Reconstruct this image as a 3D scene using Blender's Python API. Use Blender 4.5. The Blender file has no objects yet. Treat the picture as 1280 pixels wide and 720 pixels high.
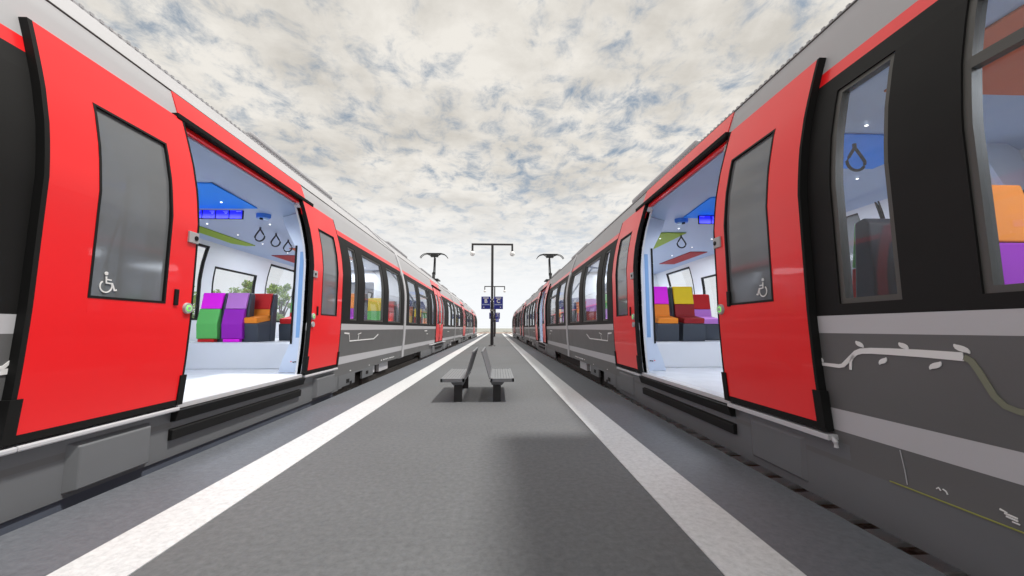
import bpy, bmesh, math, random
from mathutils import Matrix, Vector
random.seed(7)
S = bpy.context.scene
COL = S.collection
PI = math.pi
R = math.radians

# ------------------------------------------------------------------ materials
MATS = {}
def nt(m):
    m.use_nodes = True
    t = m.node_tree
    return t, t.nodes, t.links
def paint(name, col, rough=0.4, metal=0.0, var=0.06, scale=6.0, bump=0.0, bscale=60.0, spec=0.5, stretch=(1, 1, 1), coat=0.0):
    """principled paint with a faint uneven tone and roughness"""
    m = bpy.data.materials.new(name); t, n, l = nt(m)
    p = n['Principled BSDF']
    tc = n.new('ShaderNodeTexCoord'); mp = n.new('ShaderNodeMapping')
    mp.inputs['Scale'].default_value = stretch
    l.new(tc.outputs['Object'], mp.inputs['Vector'])
    nz = n.new('ShaderNodeTexNoise'); nz.inputs['Scale'].default_value = scale; nz.inputs['Detail'].default_value = 5
    l.new(mp.outputs[0], nz.inputs['Vector'])
    mx = n.new('ShaderNodeMix'); mx.data_type = 'RGBA'
    mx.inputs[6].default_value = (*[c * (1 - var) for c in col], 1)
    mx.inputs[7].default_value = (*[min(1, c * (1 + var)) for c in col], 1)
    l.new(nz.outputs['Fac'], mx.inputs[0]); l.new(mx.outputs[2], p.inputs['Base Color'])
    rr = n.new('ShaderNodeMapRange'); rr.inputs[3].default_value = max(0.02, rough - 0.07); rr.inputs[4].default_value = min(1, rough + 0.1)
    l.new(nz.outputs['Fac'], rr.inputs[0]); l.new(rr.outputs[0], p.inputs['Roughness'])
    p.inputs['Metallic'].default_value = metal
    p.inputs['Specular IOR Level'].default_value = spec
    p.inputs['Coat Weight'].default_value = coat
    if bump:
        b = n.new('ShaderNodeBump'); b.inputs['Strength'].default_value = bump; b.inputs['Distance'].default_value = 0.01
        n2 = n.new('ShaderNodeTexNoise'); n2.inputs['Scale'].default_value = bscale; n2.inputs['Detail'].default_value = 6
        l.new(mp.outputs[0], n2.inputs['Vector']); l.new(n2.outputs['Fac'], b.inputs['Height']); l.new(b.outputs[0], p.inputs['Normal'])
    MATS[name] = m
    return m
def emit(name, col, k):
    m = bpy.data.materials.new(name); t, n, l = nt(m)
    p = n['Principled BSDF']; p.inputs['Base Color'].default_value = (*col, 1)
    p.inputs['Emission Color'].default_value = (*col, 1); p.inputs['Emission Strength'].default_value = k
    MATS[name] = m
    return m
def glass(name, tint, mixf, rough=0.02, base=(0.1, 0.11, 0.12), opaque=0.0):
    """sheet glass: see-through tinted film, fresnel reflection, a diffuse grey body"""
    m = bpy.data.materials.new(name); t, n, l = nt(m)
    n.remove(n['Principled BSDF']); out = n['Material Output']
    tr = n.new('ShaderNodeBsdfTransparent'); tr.inputs[0].default_value = (*tint, 1)
    df = n.new('ShaderNodeBsdfDiffuse'); df.inputs[0].default_value = (*base, 1)
    gl = n.new('ShaderNodeBsdfGlossy'); gl.inputs[0].default_value = (0.95, 0.97, 1, 1); gl.inputs[1].default_value = rough
    m1 = n.new('ShaderNodeMixShader'); m1.inputs[0].default_value = opaque
    l.new(tr.outputs[0], m1.inputs[1]); l.new(df.outputs[0], m1.inputs[2])
    lw = n.new('ShaderNodeLayerWeight'); lw.inputs[0].default_value = 0.5
    pw = n.new('ShaderNodeMath'); pw.operation = 'POWER'; pw.inputs[1].default_value = 4.0; l.new(lw.outputs['Facing'], pw.inputs[0])
    ad = n.new('ShaderNodeMath'); ad.operation = 'MULTIPLY_ADD'; ad.inputs[1].default_value = 0.9; ad.inputs[2].default_value = mixf; ad.use_clamp = True
    l.new(pw.outputs[0], ad.inputs[0])
    m2 = n.new('ShaderNodeMixShader'); l.new(ad.outputs[0], m2.inputs[0]); l.new(m1.outputs[0], m2.inputs[1]); l.new(gl.outputs[0], m2.inputs[2])
    l.new(m2.outputs[0], out.inputs[0])
    MATS[name] = m
    return m

RED = paint('red_paint', (0.93, 0.014, 0.018), 0.30, var=0.03, scale=1.2, coat=0.2)
PALE = paint('pale_grey_paint', (0.52, 0.52, 0.545), 0.4, var=0.04, scale=2)
DGREY = paint('dark_grey_paint', (0.125, 0.126, 0.128), 0.42, var=0.06, scale=2)
SKIRT = paint('skirt_grey', (0.14, 0.146, 0.155), 0.38, var=0.08, scale=2.5, stretch=(1, 1, 2))
ROOFM = paint('roof_grey', (0.40, 0.40, 0.415), 0.45, var=0.05, scale=1.5)
BLACK = paint('window_black', (0.010, 0.010, 0.010), 0.6, var=0.1, scale=3, spec=0.22)
RUB = paint('black_rubber', (0.010, 0.010, 0.010), 0.75, var=0.15, scale=20, spec=0.2)
FRAME = paint('window_frame_grey', (0.075, 0.075, 0.07), 0.45)
WHITEP = paint('interior_white', (0.66, 0.68, 0.72), 0.35, var=0.02)
CEIL = paint('ceiling_blue_grey', (0.37, 0.46, 0.63), 0.35, var=0.03)
FLOOR = paint('interior_floor', (0.70, 0.72, 0.76), 0.22, var=0.04, scale=3)
SCREENB = paint('draught_screen_blue', (0.58, 0.66, 0.80), 0.3, var=0.02)
STRIPEB = paint('pale_blue_film', (0.22, 0.40, 0.70), 0.2, var=0.02)
STEEL = paint('grey_fitting', (0.42, 0.42, 0.43), 0.35, var=0.05)
DARKST = paint('undercarriage_black', (0.02, 0.017, 0.015), 0.7, var=0.3, scale=12, bump=0.3)
RUSTY = paint('rusty_steel', (0.12, 0.06, 0.035), 0.6, var=0.3, scale=15, bump=0.3)
SHELL = paint('seat_shell_grey', (0.05, 0.06, 0.078), 0.5)
WHITE = paint('white_lettering', (0.80, 0.80, 0.80), 0.5, var=0.02)
OLIVE = paint('olive_line', (0.20, 0.21, 0.15), 0.5, var=0.04)
YEL = paint('yellow_green_line', (0.30, 0.31, 0.07), 0.5)
NAVY = paint('sign_navy', (0.006, 0.014, 0.26), 0.4, var=0.05)
SIGNBAR = paint('sign_pale_blue', (0.30, 0.36, 0.60), 0.4)
POLE = paint('lamp_post_black', (0.030, 0.027, 0.029), 0.45, var=0.1)
CLAMP = paint('clamp_grey', (0.28, 0.27, 0.25), 0.5)
GLOBE = paint('opal_globe', (0.88, 0.88, 0.88), 0.25, var=0.0)
MESHG = paint('bench_grey_metal', (0.165, 0.172, 0.182), 0.45, var=0.08, scale=10)
BENCHL = paint('bench_black_leg', (0.012, 0.012, 0.013), 0.6, var=0.1)
PANT = paint('pantograph_black', (0.02, 0.022, 0.024), 0.5)
SLEEP = paint('concrete_sleeper', (0.90, 0.92, 0.94), 0.8, var=0.12, scale=8, bump=0.4, bscale=30)
CONC = paint('canopy_concrete', (0.36, 0.35, 0.33), 0.8, var=0.08, scale=2, bump=0.2)
STRAPM = paint('strap_black', (0.02, 0.024, 0.03), 0.5)
LIGHTBLUE = paint('fixture_blue', (0.05, 0.22, 0.75), 0.3)
PALEBL = paint('fixture_pale', (0.55, 0.75, 0.95), 0.3)
GREENB = emit('green_button_ring', (0.25, 0.9, 0.15), 0.5)
SCR = emit('screen_blue', (0.02, 0.02, 0.85), 0.9)
LEDW = emit('ceiling_spot', (1.0, 0.98, 0.93), 2.5)
GAPSHADE = paint('gap_shade_dark', (0.085, 0.098, 0.13), 0.55, var=0.1, scale=5)  # shade of the left platform gap, put into a colour
COLS = {
 'magenta': (0.95, 0.005, 0.92), 'orange': (0.90, 0.27, 0.015), 'purple': (0.34, 0.008, 0.50), 'green': (0.13, 0.55, 0.13),
 'lilac': (0.58, 0.22, 0.68), 'red': (0.62, 0.008, 0.010), 'yellow': (0.88, 0.62, 0.005), 'maroon': (0.30, 0.006, 0.010),
 'blue': (0.010, 0.26, 0.95), 'olive': (0.28, 0.42, 0.01), 'brown': (0.55, 0.10, 0.03), 'crimson': (0.34, 0.001, 0.006)}
for k, v in list(COLS.items()):
    MATS[k] = paint('upholstery_' + k, v, 0.6, var=0.05, scale=8, bump=0.15, bscale=200)
# panes
PANE = glass('window_pane', (0.86, 0.88, 0.90), 0.03, base=(0.42, 0.43, 0.44), opaque=0.12)  # pale body colour imitates a brighter interior behind the glass
LEAFPANE = glass('door_pane', (0.42, 0.45, 0.48), 0.05, rough=0.08, base=(0.16, 0.17, 0.18), opaque=0.88)

# platform surface: fine mottled tarmac
def ground_mat(name, c1, c2, c3, scale, rough, bump, big=0.35):
    m = bpy.data.materials.new(name); t, n, l = nt(m); p = n['Principled BSDF']
    tc = n.new('ShaderNodeTexCoord')
    a = n.new('ShaderNodeTexNoise'); a.inputs['Scale'].default_value = scale; a.inputs['Detail'].default_value = 8; a.inputs['Roughness'].default_value = 0.7
    b = n.new('ShaderNodeTexNoise'); b.inputs['Scale'].default_value = big; b.inputs['Detail'].default_value = 4
    l.new(tc.outputs['Object'], a.inputs['Vector']); l.new(tc.outputs['Object'], b.inputs['Vector'])
    r = n.new('ShaderNodeValToRGB'); e = r.color_ramp.elements
    e[0].position = 0.33; e[0].color = (*c1, 1); e[1].position = 0.68; e[1].color = (*c3, 1)
    k = r.color_ramp.elements.new(0.5); k.color = (*c2, 1)
    l.new(a.outputs['Fac'], r.inputs[0])
    mr = n.new('ShaderNodeMapRange'); mr.inputs[3].default_value = 0.86; mr.inputs[4].default_value = 1.14
    l.new(b.outputs['Fac'], mr.inputs[0])
    mu = n.new('ShaderNodeVectorMath'); mu.operation = 'SCALE'
    l.new(r.outputs[0], mu.inputs[0]); l.new(mr.outputs[0], mu.inputs['Scale']); l.new(mu.outputs[0], p.inputs['Base Color'])
    p.inputs['Roughness'].default_value = rough
    bp = n.new('ShaderNodeBump'); bp.inputs['Strength'].default_value = bump; bp.inputs['Distance'].default_value = 0.02
    l.new(a.outputs['Fac'], bp.inputs['Height']); l.new(bp.outputs[0], p.inputs['Normal'])
    MATS[name] = m
    return m
TARMAC = ground_mat('platform_tarmac', (0.078, 0.082, 0.086), (0.098, 0.102, 0.107), (0.120, 0.124, 0.129), 24, 0.75, 0.22, 0.9)
EDGEM = ground_mat('platform_edge_slab', (0.084, 0.092, 0.106), (0.104, 0.113, 0.13), (0.125, 0.135, 0.152), 22, 0.55, 0.25)  # bluish tint imitates a reflection, put into the edge colour
LINEM = ground_mat('white_line_paint', (0.44, 0.45, 0.46), (0.53, 0.54, 0.55), (0.60, 0.61, 0.62), 26, 0.6, 0.3)
BALLAST = ground_mat('ballast_stone', (0.12, 0.07, 0.05), (0.28, 0.19, 0.15), (0.55, 0.45, 0.40), 14, 0.95, 1.0)
EARTH = ground_mat('far_ground_dry', (0.22, 0.225, 0.20), (0.27, 0.275, 0.25), (0.32, 0.325, 0.30), 0.8, 0.95, 0.3, 0.01)
LEAFM = paint('tree_leaf', (0.26, 0.40, 0.07), 0.6, var=0.5, scale=3)
BARK = paint('tree_bark', (0.09, 0.06, 0.04), 0.9, var=0.3, scale=10, bump=0.5)

# ------------------------------------------------------------------ mesh builder
class MB:
    def __init__(s, mats, f=None):
        s.v = []; s.f = []; s.mi = []; s.mats = mats if isinstance(mats, (list, tuple)) else [mats]; s.m = 0; s.fn = f
    def quadgrid(s, rows):      # rows of points, open grid
        b = len(s.v); nc = len(rows[0])
        for r in rows: s.v += [tuple(p) for p in r]
        for i in range(len(rows) - 1):
            for j in range(nc - 1):
                s.f.append((b + i*nc + j, b + i*nc + j + 1, b + (i+1)*nc + j + 1, b + (i+1)*nc + j)); s.mi.append(s.m)
    def box(s, x0, x1, y0, y1, z0, z1):
        b = len(s.v)
        s.v += [(x, y, z) for z in (z0, z1) for y in (y0, y1) for x in (x0, x1)]
        for q in ((0,1,3,2),(4,5,7,6),(0,1,5,4),(2,3,7,6),(0,2,6,4),(1,3,7,5)):
            s.f.append(tuple(b + i for i in q)); s.mi.append(s.m)
    def loft(s, rings, cap=True, closed=True):
        b = len(s.v); n = len(rings[0])
        for r in rings: s.v += [tuple(p) for p in r]
        for i in range(len(rings) - 1):
            for j in range(n if closed else n - 1):
                k = (j + 1) % n
                s.f.append((b + i*n + j, b + i*n + k, b + (i+1)*n + k, b + (i+1)*n + j)); s.mi.append(s.m)
        if cap:
            s.f.append(tuple(b + j for j in range(n))); s.mi.append(s.m)
            s.f.append(tuple(b + (len(rings)-1)*n + j for j in range(n))); s.mi.append(s.m)
    def tube(s, pts, r, n=8, r2=None):
        pts = [Vector(p) for p in pts]; rings = []
        for i, p in enumerate(pts):
            d = (pts[min(i+1, len(pts)-1)] - pts[max(i-1, 0)]).normalized()
            a = Vector((0, 0, 1)) if abs(d.z) < 0.9 else Vector((1, 0, 0))
            u = d.cross(a).normalized(); w = d.cross(u)
            rad = r if r2 is None else r + (r2 - r) * i / (len(pts) - 1)
            rings.append([p + (u*math.cos(2*PI*k/n) + w*math.sin(2*PI*k/n)) * rad for k in range(n)])
        s.loft(rings)
    def sphere(s, c, r, nu=16, nv=10):
        rings = []
        for i in range(1, nv):
            th = PI * i / nv
            rings.append([(c[0] + r*math.sin(th)*math.cos(2*PI*k/nu), c[1] + r*math.sin(th)*math.sin(2*PI*k/nu), c[2] + r*math.cos(th)) for k in range(nu)])
        s.loft(rings)
    def prism(s, poly, axis, a0, a1):   # poly in the other two axes
        def P(q, a): 
            q = list(q); q.insert(axis, a); return q
        s.loft([[P(q, a0) for q in poly], [P(q, a1) for q in poly]])
    def build(s, name, parent=None, smooth=False, bevel=0.0, loc=None):
        me = bpy.data.meshes.new(name)
        vs = [s.fn(p) for p in s.v] if s.fn else s.v
        me.from_pydata(vs, [], s.f)
        for m in s.mats: me.materials.append(m)
        me.polygons.foreach_set('material_index', s.mi)
        bm = bmesh.new(); bm.from_mesh(me)
        bmesh.ops.recalc_face_normals(bm, faces=bm.faces)
        bm.to_mesh(me); bm.free()
        if smooth:
            for p in me.polygons: p.use_smooth = True
            try: me.set_sharp_from_angle(angle=R(35))
            except Exception: pass
        o = bpy.data.objects.new(name, me); COL.objects.link(o)
        if parent: o.parent = parent
        if loc: o.location = loc
        if bevel:
            md = o.modifiers.new('bevel', 'BEVEL'); md.width = bevel; md.segments = 2; md.limit_method = 'ANGLE'
        return o

def tag(o, label=None, cat=None, group=None, kind=None):
    if label: o['label'] = label
    if cat: o['category'] = cat
    if group: o['group'] = group
    if kind: o['kind'] = kind
    return o
def empty(name, loc):
    o = bpy.data.objects.new(name, None); COL.objects.link(o); o.location = loc; o.empty_display_size = 0.3
    return o
def copy_tree(o, parent=None):
    c = o.copy(); COL.objects.link(c); c.parent = parent
    for ch in list(o.children): copy_tree(ch, c)
    return c

# ------------------------------------------------------------------ camera (wide lens, slightly raised)
F = 485.6; vx, vy = (621.2 - 640) / F, (359.5 - 409.8) / F
nn = 1 / math.sqrt(vx*vx + vy*vy + 1)
psi = math.asin(-nn * vx); th = math.asin(-nn * vy / math.cos(psi))
cr = Vector((math.cos(psi), -math.sin(psi), 0))
cu = Vector((-math.sin(psi)*math.sin(th), -math.cos(psi)*math.sin(th), math.cos(th)))
cd = Vector((math.sin(psi)*math.cos(th), math.cos(psi)*math.cos(th), math.sin(th)))
cam = bpy.data.cameras.new('camera'); co = bpy.data.objects.new('camera', cam); COL.objects.link(co)
cam.sensor_width = 36; cam.lens = 36 * F / 1280; cam.clip_start = 0.05; cam.clip_end = 6000
M = Matrix((( cr.x, cu.x, -cd.x, 0.337), (cr.y, cu.y, -cd.y, 0), (cr.z, cu.z, -cd.z, 1.2), (0, 0, 0, 1)))
co.matrix_world = M
S.camera = co

# ------------------------------------------------------------------ ground, platform, tracks
def sheet(name, x0, x1, y0, y1, z, mat, nx=1, ny=1):
    b = MB(mat)
    b.quadgrid([[(x0 + (x1-x0)*i/nx, y0 + (y1-y0)*j/ny, z) for i in range(nx+1)] for j in range(ny+1)])
    return tag(b.build(name), kind='structure')
sheet('ground', -3000, 3000, -3000, 4000, -0.24, EARTH)
sheet('ballast_ground', -9, 9, -30, 130, -0.20, BALLAST)
PY0, PY1 = -14, 92
b = MB([TARMAC, CONC]); b.box(-2.53, 2.53, PY0, PY1, -0.70, 0.0)
tag(b.build('platform'), kind='structure')
for s in (-1, 1):
    b = MB(EDGEM); b.box(min(s*1.845, s*2.53), max(s*1.845, s*2.53), PY0, PY1, 0.0, 0.004)
    tag(b.build('platform_edge_paving'), kind='structure')
b = MB(LINEM)
for s in (-1, 1): b.box(min(s*1.450, s*1.842), max(s*1.450, s*1.842), PY0, PY1-0.5, 0.001, 0.007)
b.box(-1.842, 1.842, PY1 - 0.5, PY1 - 0.15, 0.001, 0.0085)
tag(b.build('platform_white_lines'), kind='structure')

for s, side in ((-1, 'left'), (1, 'right')):
    root = empty('railway_track', (s*4.15, 40, -0.20))
    tag(root, f'railway track of steel rails on pale sleepers under the {side}-hand train', 'railway track', 'tracks along the platform', 'structure')
    b = MB(RUSTY)
    for g in (-0.72, 0.72):
        b.box(g-0.035, g+0.035, -54, 160, 0.02, 0.10)
    b.build('rail', root)
    b = MB(SLEEP); y = -52.0
    while y < 60:
        jx = random.uniform(-0.02, 0.02)
        b.box(-1.48+jx, 1.48+jx, y-0.085, y+0.085, -0.03, 0.03); y += 0.305
    o = b.build('sleeper', root); o['kind'] = 'stuff'

# ------------------------------------------------------------------ train geometry
# u = distance from the platform centre line, y along the train, z above the platform
PROF = [(-0.2, 2.65), (0.4, 2.65), (0.5, 2.645), (0.9, 2.615), (1.3, 2.60), (2.2, 2.60), (2.5, 2.635), (2.8, 2.70), (3.1, 2.79), (3.27, 2.845), (3.57, 2.95), (3.72, 3.10), (4.04, 3.47), (4.4, 3.85), (4.5, 4.15)]
def U(z):
    for (z0, u0), (z1, u1) in zip(PROF, PROF[1:]):
        if z <= z1: return u0 + (u1-u0) * max(0, (z-z0)) / (z1-z0)
    return PROF[-1][1]
ZR = -0.10    # rail top
def make_fn(s, far=False):
    def f(p):
        u, y, z = p
        if far: u = 8.3 - u
        return (s * (u - 4.15), y, z - ZR)
    return f
def zs(z0, z1, step=0.12):
    n = max(1, int(math.ceil((z1-z0)/step)))
    return [z0 + (z1-z0)*i/n for i in range(n+1)]
def panel(b, y0, y1, z0, z1, off=0.0, th=0.06, inner=None, slant=0.0):
    """curved panel following the body side; inner = material index for the inside face"""
    Z = zs(z0, z1); m = b.m
    def yy(y, z, k): return y + (slant * k * (z - z0) / (z1 - z0) if slant else 0)
    out = [[(U(z)-off, yy(y, z, k), z) for y, k in ((y0, -1), (y1, 1))] for z in Z]
    inn = [[(U(z)-off+th, yy(y, z, k), z) for y, k in ((y0, -1), (y1, 1))] for z in Z]
    i0 = len(b.v); n = len(Z)
    for r in out: b.v += r
    for r in inn: b.v += r
    def q(a, c, d, e, mm): b.f.append((a, c, d, e)); b.mi.append(mm)
    for i in range(n-1):
        q(i0+2*i, i0+2*i+1, i0+2*i+3, i0+2*i+2, m)
        j = i0+2*n+2*i
        q(j, j+1, j+3, j+2, m if inner is None else inner)
        q(i0+2*i, i0+2*i+2, j+2, j, m); q(i0+2*i+1, i0+2*i+3, j+3, j+1, m)
    q(i0, i0+1, i0+2*n+1, i0+2*n, m)
    e = i0+2*(n-1); q(e, e+1, e+2*n+1, e+2*n, m)
def frame(b, y0, y1, z0, z1, w, off, th, inner=None):
    panel(b, y0, y0+w, z0, z1, off, th, inner); panel(b, y1-w, y1, z0, z1, off, th, inner)
    panel(b, y0+w, y1-w, z0, z0+w, off, th, inner); panel(b, y0+w, y1-w, z1-w, z1, off, th, inner)
def stroke(b, pts, w, off=0.006, w2=None):
    """flat painted line lying on the body side, pts = (y, z)"""
    n = len(pts); L = []; Rr = []
    for i, (y, z) in enumerate(pts):
        a = pts[max(i-1, 0)]; c = pts[min(i+1, n-1)]
        d = Vector((c[0]-a[0], c[1]-a[1])); d.normalize()
        ww = w if w2 is None else w * max(0.12, math.sin(PI*i/(n-1))**0.8) if w2 == 'leaf' else w + (w2-w)*i/(n-1)
        nx, nz = -d.y*ww/2, d.x*ww/2
        L.append((y+nx, z+nz)); Rr.append((y-nx, z-nz))
    rings = [[(U(l[1])-off, l[0], l[1]), (U(r[1])-off, r[0], r[1]), (U(r[1])-off+0.004, r[0], r[1]), (U(l[1])-off+0.004, l[0], l[1])] for l, r in zip(L, Rr)]
    b.loft(rings)
def circ(y, z, r, a0=0, a1=360, n=16):
    return [(y + r*math.cos(R(a0+(a1-a0)*i/n)), z + r*math.sin(R(a0+(a1-a0)*i/n))) for i in range(n+1)]
def disc(b, y, z, r, off, depth, n=18):
    u = U(z)
    b.loft([[(u-off, y + r*math.cos(2*PI*k/n), z + r*math.sin(2*PI*k/n)) for k in range(n)],
            [(u-off-depth, y + r*0.92*math.cos(2*PI*k/n), z + r*0.92*math.sin(2*PI*k/n)) for k in range(n)]])

HALF = 7.55
WIN = [(1.55, 2.30), (2.94, 3.34), (3.76, 5.24), (5.68, 7.08)]   # windows, mirrored about the door
ZW0, ZW1 = 1.36, 2.86
ALLW = sorted([w for w in WIN] + [(-c, -a) for a, c in [(1.55, 2.25), (2.49, 2.89), (3.25, 5.06), (5.50, 6.92)]])
LEFTW = [w if w != (-2.89, -2.49) else (-3.12, -2.76) for w in ALLW]
FARW = [(1.55, 2.25), (2.66, 3.06), (3.36, 4.80), (5.22, 6.66)]
FARW = sorted(FARW + [(-c, -a) for a, c in FARW])

def side_wall(name, s, far, root, door):
    """body side with stripes and black window band; openings for windows and door"""
    b = MB([PALE, DGREY, BLACK, RED, WHITEP], make_fn(s, far))
    D = 1.17
    spans = [(-HALF+0.12, -D), (D, HALF-0.12)]
    for y0, y1 in spans:
        b.m = 1; panel(b, y0, y1, 0.30, 0.515, 0, 0.06, 4)
        b.m = 0; panel(b, y0, y1, 0.515, 0.66, 0, 0.06, 4)
        b.m = 1; panel(b, y0, y1, 0.66, 1.167, 0, 0.06, 4)
        b.m = 0; panel(b, y0, y1, 1.167, 1.285, 0, 0.06, 4)
        b.m = 2; panel(b, y0, y1, 1.285, ZW0, 0, 0.06, 4); panel(b, y0, y1, ZW1, 3.0, 0, 0.06, 4)
        edge = y0
        for a, c in [w for w in (FARW if far else LEFTW if s < 0 else ALLW) if w[0] > y0 and w[1] < y1]:
            panel(b, edge, a, ZW0, ZW1, 0, 0.06, 4); edge = c
            if far and abs(abs(a + c) / 2 - 4.08) < 0.1: panel(b, a, c, 2.50, ZW1, 0, 0.06, 4)
        panel(b, edge, y1, ZW0, ZW1, 0, 0.06, 4)
        b.m = 3; panel(b, y0, y1, 3.0, 3.11, 0, 0.06, 4)
    # lining above the door
    b.m = 3; panel(b, -D, D, 3.19, 3.27, 0, 0.06, 4)
    return b.build(name, root, smooth=True)

def add_windows(s, far, root):
    for a, c in (FARW if far else LEFTW if s < 0 else ALLW):
        hop = 1.4 < c - a and abs(a + c) < 9.0
        top = 2.50 if far and abs(abs(a + c) / 2 - 4.08) < 0.1 else ZW1
        b = MB(BLACK if far else FRAME, make_fn(s, far)); frame(b, a, c, ZW0, top, 0.035, -0.012, 0.055)
        if hop and not far: panel(b, a+0.035, c-0.035, 2.46, 2.52, -0.008, 0.05)
        w = b.build('window', root)
        b = MB(PANE, make_fn(s, far))
        b.quadgrid([[(U(z)+0.04, a+0.03, z), (U(z)+0.04, c-0.03, z)] for z in zs(ZW0+0.03, top-0.03)])
        b.build('pane', w, smooth=True)

def wheelchair(b, y, z, k, off, mir=1):
    def T(pts): return [(y + mir*p[0]*k, z + p[1]*k) for p in pts]
    stroke(b, T(circ(0, -0.25, 0.42, 130, 385, 18)), 0.085*k, off)
    stroke(b, T([(-0.06, 0.45), (-0.02, 0.0), (0.42, -0.02), (0.62, -0.5), (0.78, -0.44)]), 0.12*k, off+0.001)
    stroke(b, T([(-0.04, 0.24), (0.34, 0.22)]), 0.09*k, off+0.0015)
    stroke(b, T(circ(-0.07, 0.66, 0.065, 0, 360, 12)), 0.13*k, off+0.001)

def door_leaf(s, root, y0, y1, lead, symbol, far=False, out=0.055, wn=None):
    """one plug-door leaf; lead = side of its leading edge (+1 high y)"""
    f = make_fn(s, far)
    b = MB([RED, RUB, WHITEP], f)
    z0, z1 = 0.50, 3.25
    wy0, wy1 = (y0+0.24, y0+0.86) if lead > 0 else (y1-0.86, y1-0.24)
    if wn: wy0, wy1 = wn
    wz0, wz1 = 1.42, 2.86
    b.m = 0
    panel(b, y0+0.03, wy0, z0+0.05, z1, out, 0.05, 2); panel(b, wy1, y1-0.03, z0+0.05, z1, out, 0.05, 2)
    panel(b, wy0, wy1, z0+0.05, wz0, out, 0.05, 2); panel(b, wy0, wy1, wz1, z1, out, 0.05, 2)
    leaf = b.build('door_leaf', root, smooth=True)
    b = MB(RUB, f)
    wl, wr = (0.03, 0.022) if s < 0 and y0 < -2 else (0.022, 0.022)
    panel(b, y0+0.03-wl, y0+0.03, z0, z1, out+0.002, 0.055); panel(b, y1-0.03, y1-0.03+wr, z0, z1, out+0.002, 0.055)
    panel(b, y0+0.03, y1-0.03, z0, z0+0.05, out+0.004, 0.055)
    # heavier rubber boots at the lower corners
    panel(b, y0-0.012, y0+0.055, z0, z0+0.27, out+0.012, 0.06); panel(b, y1-0.055, y1+0.012, z0, z0+0.27, out+0.012, 0.06)
    b.build('rubber_seal', leaf, smooth=True)
    b = MB(BLACK, f); frame(b, wy0-0.006, wy1+0.006, wz0-0.006, wz1+0.006, 0.018, out+0.003, 0.05)
    b.build('window_frame', leaf)
    b = MB(LEAFPANE, f)
    b.quadgrid([[(U(z)-out+0.018, wy0, z), (U(z)-out+0.018, wy1, z)] for z in zs(wz0, wz1)])
    b.build('window_pane', leaf, smooth=True)
    ye = y1 if lead > 0 else y0; d = -lead
    b = MB([STEEL, BLACK], f); b.m = 0
    bx = ye + d*0.075; u = U(2.05) - out
    b.box(u-0.018, u+0.01, bx-0.06, bx+0.055, 2.0, 2.105); b.m = 1; disc(b, bx+0.02*lead, 2.05, 0.024, out+0.018, 0.008)
    b.build('door_camera', leaf, bevel=0.006)
    b = MB([STEEL, GREENB], f); b.m = 0; disc(b, ye + d*0.075, 1.385, 0.052, out, 0.02); b.m = 1; disc(b, ye + d*0.075, 1.385, 0.03, out+0.02, 0.004)
    b.m = 0; disc(b, ye + d*0.075, 1.385, 0.018, out+0.024, 0.004)
    b.build('door_button', leaf, smooth=True)
    if lead < 0:
        b = MB(STEEL, f); disc(b, ye + d*0.075, 1.26, 0.045, out, 0.02); b.build('door_button', leaf, smooth=True)
    b = MB(BLACK, f); u = U(1.48) - out
    b.box(u-0.014, u+0.01, ye+d*0.21-0.022, ye+d*0.21+0.022, 1.405, 1.55); b.build('door_handle', leaf, bevel=0.006)
    if symbol:
        b = MB(WHITE, f); wheelchair(b, wy0+0.13 if lead > 0 else wy1-0.13, 1.535, 0.105, out-0.012)
        b.build('wheelchair_symbol', leaf)
    return leaf

def seat(root, s, u, y, w, face, head, back, cushion=None, base_z=0.95, folded=False, z1=2.0):
    """train seat; face = +1 looks towards +y, -1 towards the camera"""
    f = make_fn(s)
    zh = base_z + (z1-base_z)*0.67
    def prof(pts, w0, m, name, par, bev=0.012):
        b = MB(m, f); b.prism([(y - face*(-p[0]), p[1]) for p in pts], 0, u - w0/2, u + w0/2)
        return b.build(name, par, bevel=bev)
    # shell: side section in (depth, z), depth positive towards the sitter's front
    sh = prof([(-0.14, base_z), (0.02, base_z), (0.02, base_z+0.36), (-0.04, z1-0.02), (-0.12, z1), (-0.16, z1-0.05)], w, SHELL, 'seat', root)
    w2 = w - 0.07
    prof([(0.02, zh-0.005), (0.055, zh-0.005), (0.0, z1-0.01), (-0.05, z1-0.005)], w2, head, 'headrest', sh)
    if folded:
        prof([(0.02, base_z+0.05), (0.10, base_z+0.06), (0.13, base_z+0.32), (0.07, zh-0.01), (0.02, zh-0.01)], w2, back, 'backrest', sh)
        prof([(0.02, base_z-0.0), (0.12, base_z+0.0), (0.12, base_z+0.055), (0.02, base_z+0.055)], w2-0.08, cushion or back, 'cushion', sh)
    else:
        prof([(0.02, base_z+0.42), (0.09, base_z+0.42), (0.055, zh-0.01), (0.02, zh-0.01)], w2, back, 'backrest', sh)
        prof([(0.0, base_z+0.40), (0.42, base_z+0.34), (0.44, base_z+0.44), (0.08, base_z+0.50), (0.0, base_z+0.5)], w2, cushion or back, 'cushion', sh)
        prof([(0.02, base_z), (0.38, base_z), (0.42, base_z+0.335), (0.02, base_z+0.39)], w-0.03, SHELL, 'seat_base', sh)
    return sh

def strap(root, s, u, y, z):
    f = make_fn(s); b = MB(STRAPM, f)
    b.tube([(u, y, z+0.02), (u, y, z-0.04)], 0.016, 6)
    pts = []
    for i in range(21):
        a = 2*PI*i/20; r = 0.085
        yy = math.sin(a) * r * (1 if math.cos(a) < 0 else (1 - 0.72*math.cos(a)))
        zz = z - 0.15 + math.cos(a) * (0.13 if math.cos(a) > 0 else 0.085)
        pts.append((u + yy, y, zz))
    b.tube(pts, 0.013, 6)
    b.build('grab_strap', root, smooth=True)

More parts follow.
